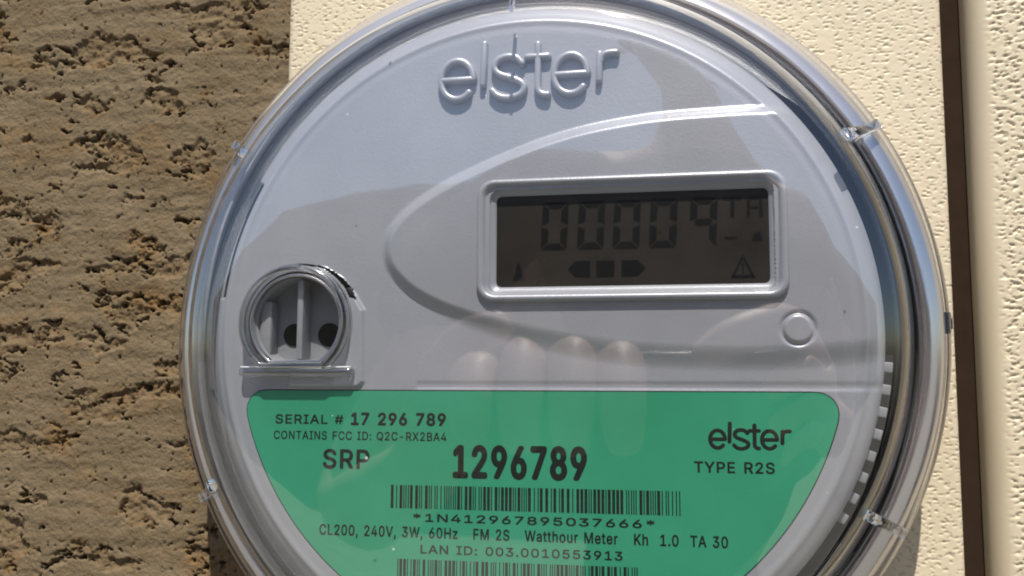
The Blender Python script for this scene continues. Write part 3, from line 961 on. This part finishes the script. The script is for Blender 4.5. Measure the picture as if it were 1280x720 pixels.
    'W': '774|155,0 16,509 82,509 163,196 175,145 187,94 197,40 189,40 200,94 211,145 224,196 306,509 380,509 462,196 474,145 486,94 497,40 488,40 499,94 510,145 523,196 603,509 670,509 530,0 455,0 368,323 351,391 336,475 350,475 335,395 318,323 230,0',
    'X': '562|18,0 217,284 217,236 29,509 104,509 178,400 204,361 223,329 243,292 232,292 252,329 272,361 298,400 374,509 446,509 259,239 259,287 456,0 382,0 292,129 268,165 250,195 230,231 244,231 225,196 206,166 182,129 91,0',
    'Y': '560|203,0 203,208 16,509 91,509 192,344 222,292 250,230 224,230 251,293 280,344 381,509 455,509 268,208 268,0',
    'a': '477|160,-9 142,-8 126,-5 110,-1 94,5 80,12 68,22 57,32 48,45 40,58 35,73 31,90 30,108 31,123 34,138 38,150 43,161 50,171 58,179 67,187 78,193 89,199 100,203 112,207 125,211 178,220 234,227 265,235 276,255 276,257 275,268 273,279 271,288 267,297 262,304 256,311 248,317 240,322 230,326 220,329 208,330 196,331 183,330 171,329 159,326 149,322 118,301 100,274 41,291 48,308 57,322 67,335 79,346 91,355 104,364 118,370 133,375 148,379 163,382 179,384 194,384 239,379 251,376 263,372 275,367 286,360 296,353 306,343 315,333 322,320 329,306 333,290 336,272 337,251 337,0 277,0 277,52 272,52 252,25 244,18 236,12 226,6 215,1 203,-3 190,-6 176,-8;170,45 187,46 202,49 216,53 228,59 239,66 248,74 257,83 263,93 269,104 272,115 275,126 276,138 276,190 259,182 231,176 200,171 175,168 134,159 125,155 117,150 110,145 103,139 98,132 95,124 93,115 92,105 92,95 94,87 98,79 102,72 107,66 114,61 121,56 130,52 139,49 149,47 159,46',
    'e': '492|212,-8 185,-7 161,-2 138,6 117,16 98,30 82,46 68,64 56,85 46,108 40,132 35,159 34,187 35,215 39,242 46,267 55,290 67,311 81,329 97,346 115,359 135,370 157,378 180,383 205,384 221,384 236,382 251,379 266,374 280,368 294,361 307,351 319,341 331,329 341,315 350,299 357,282 363,263 368,242 370,219 371,194 371,169 75,169 75,221 338,221 310,202 309,220 307,237 303,254 298,269 291,282 283,294 273,305 263,314 250,321 237,326 222,329 205,330 189,329 173,326 159,321 146,313 135,304 125,294 116,282 109,270 103,256 99,241 97,226 96,211 96,178 97,157 100,139 104,122 110,106 118,92 128,80 139,70 151,61 165,55 179,50 195,47 212,46 224,47 234,48 244,50 254,53 263,56 271,61 278,66 285,73 292,80 297,88 302,96 306,105 365,91 360,77 353,63 345,51 335,39 324,29 311,19 298,11 283,4 266,-1 249,-5 231,-7',
    'h': '498|114,227 114,0 53,0 53,509 114,509 114,287 102,287 112,312 124,332 137,349 152,362 169,372 187,379 207,383 227,384 246,383 264,380 280,376 295,369 309,360 321,349 332,336 341,321 348,304 353,285 356,264 357,240 357,0 296,0 296,235 295,256 290,275 283,291 273,304 260,315 246,323 229,328 210,329 197,328 184,326 172,322 161,317 150,311 141,303 133,293 126,283 121,271 117,257 114,243',
    'o': '503|207,-8 182,-7 159,-2 137,6 117,16 98,30 82,46 68,64 56,85 46,108 40,133 36,159 34,187 36,216 40,243 46,268 56,291 68,312 82,330 98,346 117,360 137,371 159,378 182,383 207,384 233,383 256,378 278,371 299,360 317,346 333,330 347,312 359,291 369,268 376,243 380,216 381,187 380,159 376,133 369,108 359,85 347,64 333,46 317,30 299,16 278,6 256,-2 233,-7;207,46 226,48 242,51 257,57 270,66 282,76 292,89 300,102 307,117 312,134 316,151 318,169 319,187 318,206 316,224 312,242 307,258 300,274 292,287 282,300 270,310 257,319 242,325 226,329 207,330 189,329 173,325 158,319 145,310 134,300 124,287 115,274 108,258 103,242 99,224 97,206 96,187 97,169 99,151 103,134 108,117 115,102 124,89 134,76 145,66 158,57 173,51 189,48',
    'r': '347|53,0 53,379 112,379 112,321 115,321 122,335 130,347 140,358 152,367 166,375 181,380 196,384 213,385 229,384 243,384 243,322 230,324 207,326 194,325 182,323 170,319 159,315 149,309 140,301 132,293 126,284 121,273 117,262 114,250 114,237 114,0',
    't': '315|204,379 204,327 6,327 6,379/65,471 126,471 126,98 127,86 128,76 132,68 136,61 142,56 150,53 159,51 170,50 185,51 202,54 213,2 192,-3 168,-4 145,-3 125,2 107,10 92,21 80,35 72,52 67,71 65,93',
    'u': '498|182,-5 164,-4 146,-1 130,4 115,11 101,20 89,31 78,44 69,59 62,76 57,95 54,116 53,139 53,379 114,379 114,144 115,123 119,105 127,89 137,75 150,64 164,56 181,52 200,50 213,51 226,53 238,57 249,62 259,69 268,77 276,86 283,97 289,109 293,122 295,137 296,153 296,379 357,379 357,0 298,0 298,92 307,92 297,67 286,47 272,30 257,17 240,7 222,0 203,-4',
    'z': '468|42,0 42,46 254,320 254,323 48,323 48,379 333,379 333,331 126,60 126,56 339,56 339,0',
}
GLYPH_MESH = {}


def glyph_mesh(ch):
    """vertices and faces of one character; overlapping strokes are filled one at a time"""
    if ch in GLYPH_MESH:
        return GLYPH_MESH[ch]
    adv, body = GLYPHS[ch].split('|')
    V, F = [], []
    for grp in body.split('/'):
        cu = bpy.data.curves.new('outline', 'CURVE')
        cu.dimensions = '2D'
        cu.fill_mode = 'BOTH'
        for cont in grp.split(';'):
            pts = [tuple(map(int, q.split(','))) for q in cont.split()]
            sp = cu.splines.new('POLY')
            sp.points.add(len(pts) - 1)
            for p_, (x, z) in zip(sp.points, pts):
                p_.co = (x / 100, z / 100, 0, 1)
            sp.use_cyclic_u = True
        ob = bpy.data.objects.new('outline', cu)
        col.objects.link(ob)
        bpy.context.view_layer.update()
        me = bpy.data.meshes.new_from_object(ob.evaluated_get(bpy.context.evaluated_depsgraph_get()))
        bpy.data.objects.remove(ob)
        bpy.data.curves.remove(cu)
        k = len(V)
        V += [(v.co.x, v.co.y) for v in me.vertices]
        F += [tuple(q + k for q in p.vertices) for p in me.polygons]
        bpy.data.meshes.remove(me)
    GLYPH_MESH[ch] = (int(adv), V, F)
    return GLYPH_MESH[ch]


def text(s, x0, x1, z0, cap, bold=0.0, parent=label, mat=None, name='printed_text'):
    """flat lettering drawn from the outline table, fitted between x0 and x1 on baseline z0"""
    G, F0 = [], []
    pen = 0
    for ch in s:
        if ch == ' ':
            pen += 300
            continue
        adv, gv, gf = glyph_mesh(ch)
        k = len(G)
        G += [(pen / 100 + x, z) for x, z in gv]
        F0 += [tuple(q + k for q in f) for f in gf]
        pen += adv - 45
    a, b = min(x for x, z in G), max(x for x, z in G)
    sx, sz = (x1 - x0) / (b - a), cap / 5.09
    B0 = [(x0 + (x - a) * sx, z0 + z * sz) for x, z in G]
    V, F = [], []
    # heavier strokes: the outline laid down again a hair to each side
    offs = [(0, 0)] if not bold else [(0, 0), (bold, 0), (-bold, 0), (0, bold), (0, -bold), (.7 * bold, .7 * bold), (-.7 * bold, .7 * bold), (.7 * bold, -.7 * bold), (-.7 * bold, -.7 * bold)]
    for i, (dx, dz) in enumerate(offs):
        k = len(V)
        V += [(x + dx, TY - .004 * i, z + dz) for x, z in B0]
        F += [tuple(q + k for q in f) for f in F0]
    me = bpy.data.meshes.new(name)
    me.from_pydata([Vector(v) * S for v in V], [], F)
    me.materials.clear()
    me.name = name
    return mesh_obj(name, me, mat or M['ink'], parent, False)


text('SERIAL #', -61.1, -45.4, -17.2, 1.9, .07)
text('17 296 789', -43.5, -22.5, -17.3, 2.45, .16)
text('CONTAINS FCC ID: Q2C-RX2BA4', -61.4, -22.2, -20.6, 1.75, .04)
text('SRP', -49.7, -39.4, -26.7, 3.9, .16)
text('1296789', -20.4, 7.5, -28.0, 6.3, .36)
text('TYPE R2S', 29.7, 45.4, -26.1, 2.1, .08)
text('*1N412967895037666*', -29.2, 21.5, -37.5, 1.55, .07)
text('CL200, 240V, 3W, 60Hz   FM 2S   Watthour Meter   Kh  1.0  TA 30', -50.2, 36.0, -40.9, 2.15, .07)
text('LAN ID: 003.0010553913', -27.5, 15.0, -44.1, 1.7, .06)
# printed name
V, F = [], []
for strokes in name_letters():
    for st in strokes:
        q = [(32.6 + (x + 24.9) * .405, -21.5 + (z - 53.2) * .405) for x, z in st]
        sweep(V, F, q, .72, .03, TY + .02)
from_np('printed_name', V, F, M['ink'], label)


def barcode(x0, x1, z0, z1, seed):
    rb = random.Random(seed)
    bm = bmesh.new()
    x = x0
    u = .232
    while x < x1 - u:
        for k in range(5):
            wd = u * (2.6 if rb.random() < .36 else 1.0)
            if x + wd > x1:
                break
            box(bm, x, x + wd, TY, TY + .03, z0, z1)
            x += wd + u * (2.4 if rb.random() < .2 else 1.0)
        x += u * .3
    return from_bm('barcode', bm, M['ink'], label)


barcode(-34.3, 26.9, -34.9, -30.0, 4)
barcode(-32.6, 18.5, -50.5, -45.4, 9)

# ---- clear cover
prof = [(0.3, -13.4), (15, -13.36), (30, -13.2), (45, -12.95), (56, -12.6), (62, -12.2), (66, -11.5), (69, -10.4), (71.6, -9.0), (73.6, -7.2), (75.2, -5.0),
        (76.6, -2.0), (77.8, 2.0), (78.9, 5.5), (79.6, 8.0), (80.1, 11.0), (80.2, 14.0)]
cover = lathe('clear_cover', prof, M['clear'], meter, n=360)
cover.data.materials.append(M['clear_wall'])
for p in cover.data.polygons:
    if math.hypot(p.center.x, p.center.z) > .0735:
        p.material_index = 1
# thick moulded beads of the cover: at its shoulder and round the flange
lathe('shoulder_bead', [(77.6 + 1.75 * math.cos(t), 7.4 + 2.1 * math.sin(t)) for t in np.linspace(0, 2 * math.pi, 12, endpoint=False)], M['glass'], meter, n=360, close=True)
for deg in (31.0, 147.5, 205.5, 332.0):
    a = math.radians(deg)
    bm = bmesh.new()
    v = []
    pts = [(75.6, -4.0), (76.4, -5.4), (81.2, 3.0), (85.2, 7.2), (86.8, 8.4), (86.9, 10.6), (85.4, 10.0), (82.0, 8.3), (79.8, 7.6), (78.0, 2.4)]
    prism(bm, [(r, y) for r, y in pts], -1.0, 1.0)      # drawn as (r, y), thickness along the rim
    for vv in bm.verts:
        r, t, y = vv.co.x, vv.co.y, vv.co.z
        vv.co = Vector((CX + r * math.cos(a) - t * math.sin(a), y, CZ + r * math.sin(a) + t * math.cos(a)))
    from_bm('cover_rib', bm, M['glass'], meter, True)
# short stiffening fin inside the top of the cover
bm = bmesh.new()
a = math.radians(91.5)
prism(bm, [(67.0, -11.0), (68.5, -10.4), (70.5, -9.3), (73.2, -6.9), (74.6, -4.8), (72.6, -4.4), (69.5, -6.4), (67.6, -8.6)], -.32, .32)
for vv in bm.verts:
    r, t, y = vv.co.x, vv.co.y, vv.co.z
    vv.co = Vector((CX + r * math.cos(a) - t * math.sin(a), y, CZ + r * math.sin(a) + t * math.cos(a)))
from_bm('cover_fin', bm, M['glass'], meter, True)
# small moulded ring under the display
V, F = [], []
sweep(V, F, arc(-7.6, 6.7, 1.25, 1.25, 0, 345, 23), .8, .9, -.02, closed=True)
from_np('gate_mark', V, F, M['pale'], meter)


# ================================================================== THE PERSON HOLDING THE PHONE (mirrored in the cover)
def simple_part(name, V, E, R, mat, parent, sub=2, root=0):
    """one continuous skinned surface grown on a skeleton; V, R in mm"""
    me = bpy.data.meshes.new(name)
    me.from_pydata([Vector(v) * S for v in V], E, [])
    ob = bpy.data.objects.new(name, me)
    col.objects.link(ob)
    sk = ob.modifiers.new('skin', 'SKIN')
    sk.use_smooth_shade = True
    for i, r in enumerate(R):
        r = r if isinstance(r, tuple) else (r, r)
        me.skin_vertices[0].data[i].radius = (r[0] * S, r[1] * S)
        me.skin_vertices[0].data[i].use_root = (i == root)
    sb = ob.modifiers.new('sub', 'SUBSURF')
    sb.levels = sb.render_levels = sub
    bpy.context.view_layer.update()
    m2 = bpy.data.meshes.new_from_object(ob.evaluated_get(bpy.context.evaluated_depsgraph_get()))
    bpy.data.objects.remove(ob)
    bpy.data.meshes.remove(me)
    m2.name = name
    m2.materials.clear()
    return mesh_obj(name, m2, mat, parent, True)


M['skin'] = simple('skin', (.56, .36, .275), .5, var=.08)
M['shirt'] = simple('dark_shirt_cloth', (.035, .036, .042), .9, var=.25)
M['trousers'] = simple('trouser_cloth', (.05, .055, .075), .9)
M['hair'] = simple('dark_hair', (.025, .018, .012), .6)
M['shoe'] = simple('shoe_leather', (.03, .022, .016), .5)
M['phone'] = simple('dark_phone_shell', (.012, .012, .013), .3)

person = tag(empty('person', (90, -640, -1260)), 'person in dark shirt raising a phone, mirrored faintly in the clear cover', 'person')
PV, PE, PRD = [], [], []


def pv(p, r, link=None):
    PV.append(p)
    PRD.append(r)
    if link is not None:
        PE.append((link, len(PV) - 1))
    return len(PV) - 1


pel = pv((90, -660, -340), (150, 105))
wai = pv((90, -655, -170), (135, 95), pel)
che = pv((90, -655, 50), (150, 108), wai)
nkb = pv((90, -645, 220), (70, 62), che)
nk = pv((90, -625, 295), (54, 54), nkb)
jaw = pv((90, -600, 352), (58, 66), nk)
mid = pv((90, -605, 420), (74, 90), jaw)
top = pv((90, -615, 490), (62, 74), mid)
nose = pv((90, -508, 398), (12, 13), mid)
for sx in (-1, 1):
    hip = pv((90 + sx * 85, -660, -410), (90, 92), pel)
    kn = pv((90 + sx * 100, -645, -800), (58, 60), hip)
    an = pv((90 + sx * 105, -670, -1180), (38, 42), kn)
    ft = pv((90 + sx * 112, -570, -1228), (40, 28), an)
    sh = pv((90 + sx * 185, -640, 185), (58, 58), che)
    elb = pv((90 + sx * 330, -480, -130), (42, 42), sh)
    wr = pv(((-112, -300, -60) if sx < 0 else (172, -300, -50)), (27, 24), elb)
    if sx < 0:
        palm = pv((-84, -262, -26), (26, 17), wr)
        for kx, kz, ln in ((-62, -4, .82), (-40, 2, 1.0), (-17, 3, 1.05), (5, 0, .95)):
            a_ = pv((kx - 6, -246, kz - 12), 12, palm)
            b_ = pv((kx, -226, kz + 3), 12.2, a_)
            c_ = pv((kx + 1, -206, kz - 20 * ln), 11.2, b_)
            pv((kx + 2, -209, kz - 42 * ln), 8.2, c_)
        t1 = pv((-88, -258, 2), 12, palm)
        t2 = pv((-70, -250, 16), 11, t1)
        pv((-50, -244, 20), 9, t2)
    else:
        palm = pv((140, -256, -28), (24, 15), wr)
        i1 = pv((112, -242, 2), 11, palm)
        i2 = pv((84, -226, 20), 11, i1)
        i3 = pv((56, -211, 12), 10, i2)
        pv((36, -211, 0), 8, i3)
        for (kx, kz), ln in zip(((114, -6), (116, -24), (120, -40)), (.82, .8, .7)):
            a_ = pv((kx + 6, -236, kz - 4), 9.5, palm)
            b_ = pv((kx - 20 * ln, -214, kz + 2), 9, a_)
            c_ = pv((kx - 40 * ln, -212, kz - 2), 8.4, b_)
            pv((kx - 54 * ln, -214, kz - 8), 7.2, c_)
        t1 = pv((132, -262, -4), 12, palm)
        t2 = pv((112, -256, 10), 11, t1)
        pv((92, -248, 14), 9, t2)
simple_part('body', PV, PE, PRD, M['skin'], person, 2)
SV = [(90, -657, -350), (90, -655, -170), (90, -655, 50), (90, -648, 200), (90, -640, 240), (-102, -640, 182), (282, -640, 182), (-205, -540, 10), (385, -540, 10)]
simple_part('shirt', SV, [(0, 1), (1, 2), (2, 3), (3, 4), (2, 5), (2, 6), (5, 7), (6, 8)], [(165, 120), (150, 112), (166, 122), (100, 80), (78, 70), 72, 72, 64, 64], M['shirt'], person, 2)
TV = [(90, -660, -350), (2, -660, -420), (178, -660, -420), (-10, -645, -800), (190, -645, -800), (-15, -668, -1165), (195, -668, -1165)]
simple_part('trousers', TV, [(0, 1), (0, 2), (1, 3), (2, 4), (3, 5), (4, 6)], [(160, 116), 104, 104, 76, 76, 66, 66], M['trousers'], person, 2)
simple_part('hair', [(90, -640, 408), (90, -632, 475), (90, -610, 515)], [(0, 1), (1, 2)], [(74, 72), (84, 90), (62, 78)], M['hair'], person, 2)
for sx in (-1, 1):
    simple_part('shoe', [(90 + sx * 104, -690, -1220), (90 + sx * 109, -620, -1222), (90 + sx * 114, -530, -1232)], [(0, 1), (1, 2)], [(44, 38), (48, 36), (40, 26)], M['shoe'], person, 2)
    simple_part('ear', [(90 + sx * 76, -612, 402), (90 + sx * 84, -618, 426)], [(0, 1)], [(8, 14), (9, 17)], M['skin'], person, 1)
    bm = bmesh.new()
    bmesh.ops.create_uvsphere(bm, u_segments=12, v_segments=8, radius=11)
    bmesh.ops.translate(bm, verts=bm.verts, vec=(90 + sx * 31, -527, 428))
    from_bm('eye', bm, M['shirt'], person, True)

phone = tag(empty('phone', (0, -234, -62)), 'dark phone held sideways in front of the meter, mirrored in the clear cover', 'phone')
bm = bmesh.new()
box(bm, -58, 96, -240, -230, -62, 6, 2.5)
from_bm('phone_shell', bm, M['phone'], phone, True)
bm = bmesh.new()
prism(bm, arc(29.5, -10, 4.5, 4.5, 0, 345, 23), -230.6, -229.4)
from_bm('camera_lens', bm, M['void'], phone)

# ---- unseen wall added across the yard to darken reflections in the cover
M['yard'] = simple('tan_render', (.20, .165, .125), .9, var=.2, scale=4)
yw = tag(empty('added_yard_wall', (0, -8200, -1260)), 'added unseen tan wall across the yard, darkening reflections in the clear cover', 'wall')
bm = bmesh.new()
box(bm, -14000, 14000, -8400, -8200, -1260, 2050)
from_bm('wall_body', bm, M['yard'], yw)
bm = bmesh.new()
box(bm, -14050, 14050, -8450, -8150, 2053, 2140, 12)
from_bm('coping', bm, M['ground'], yw)
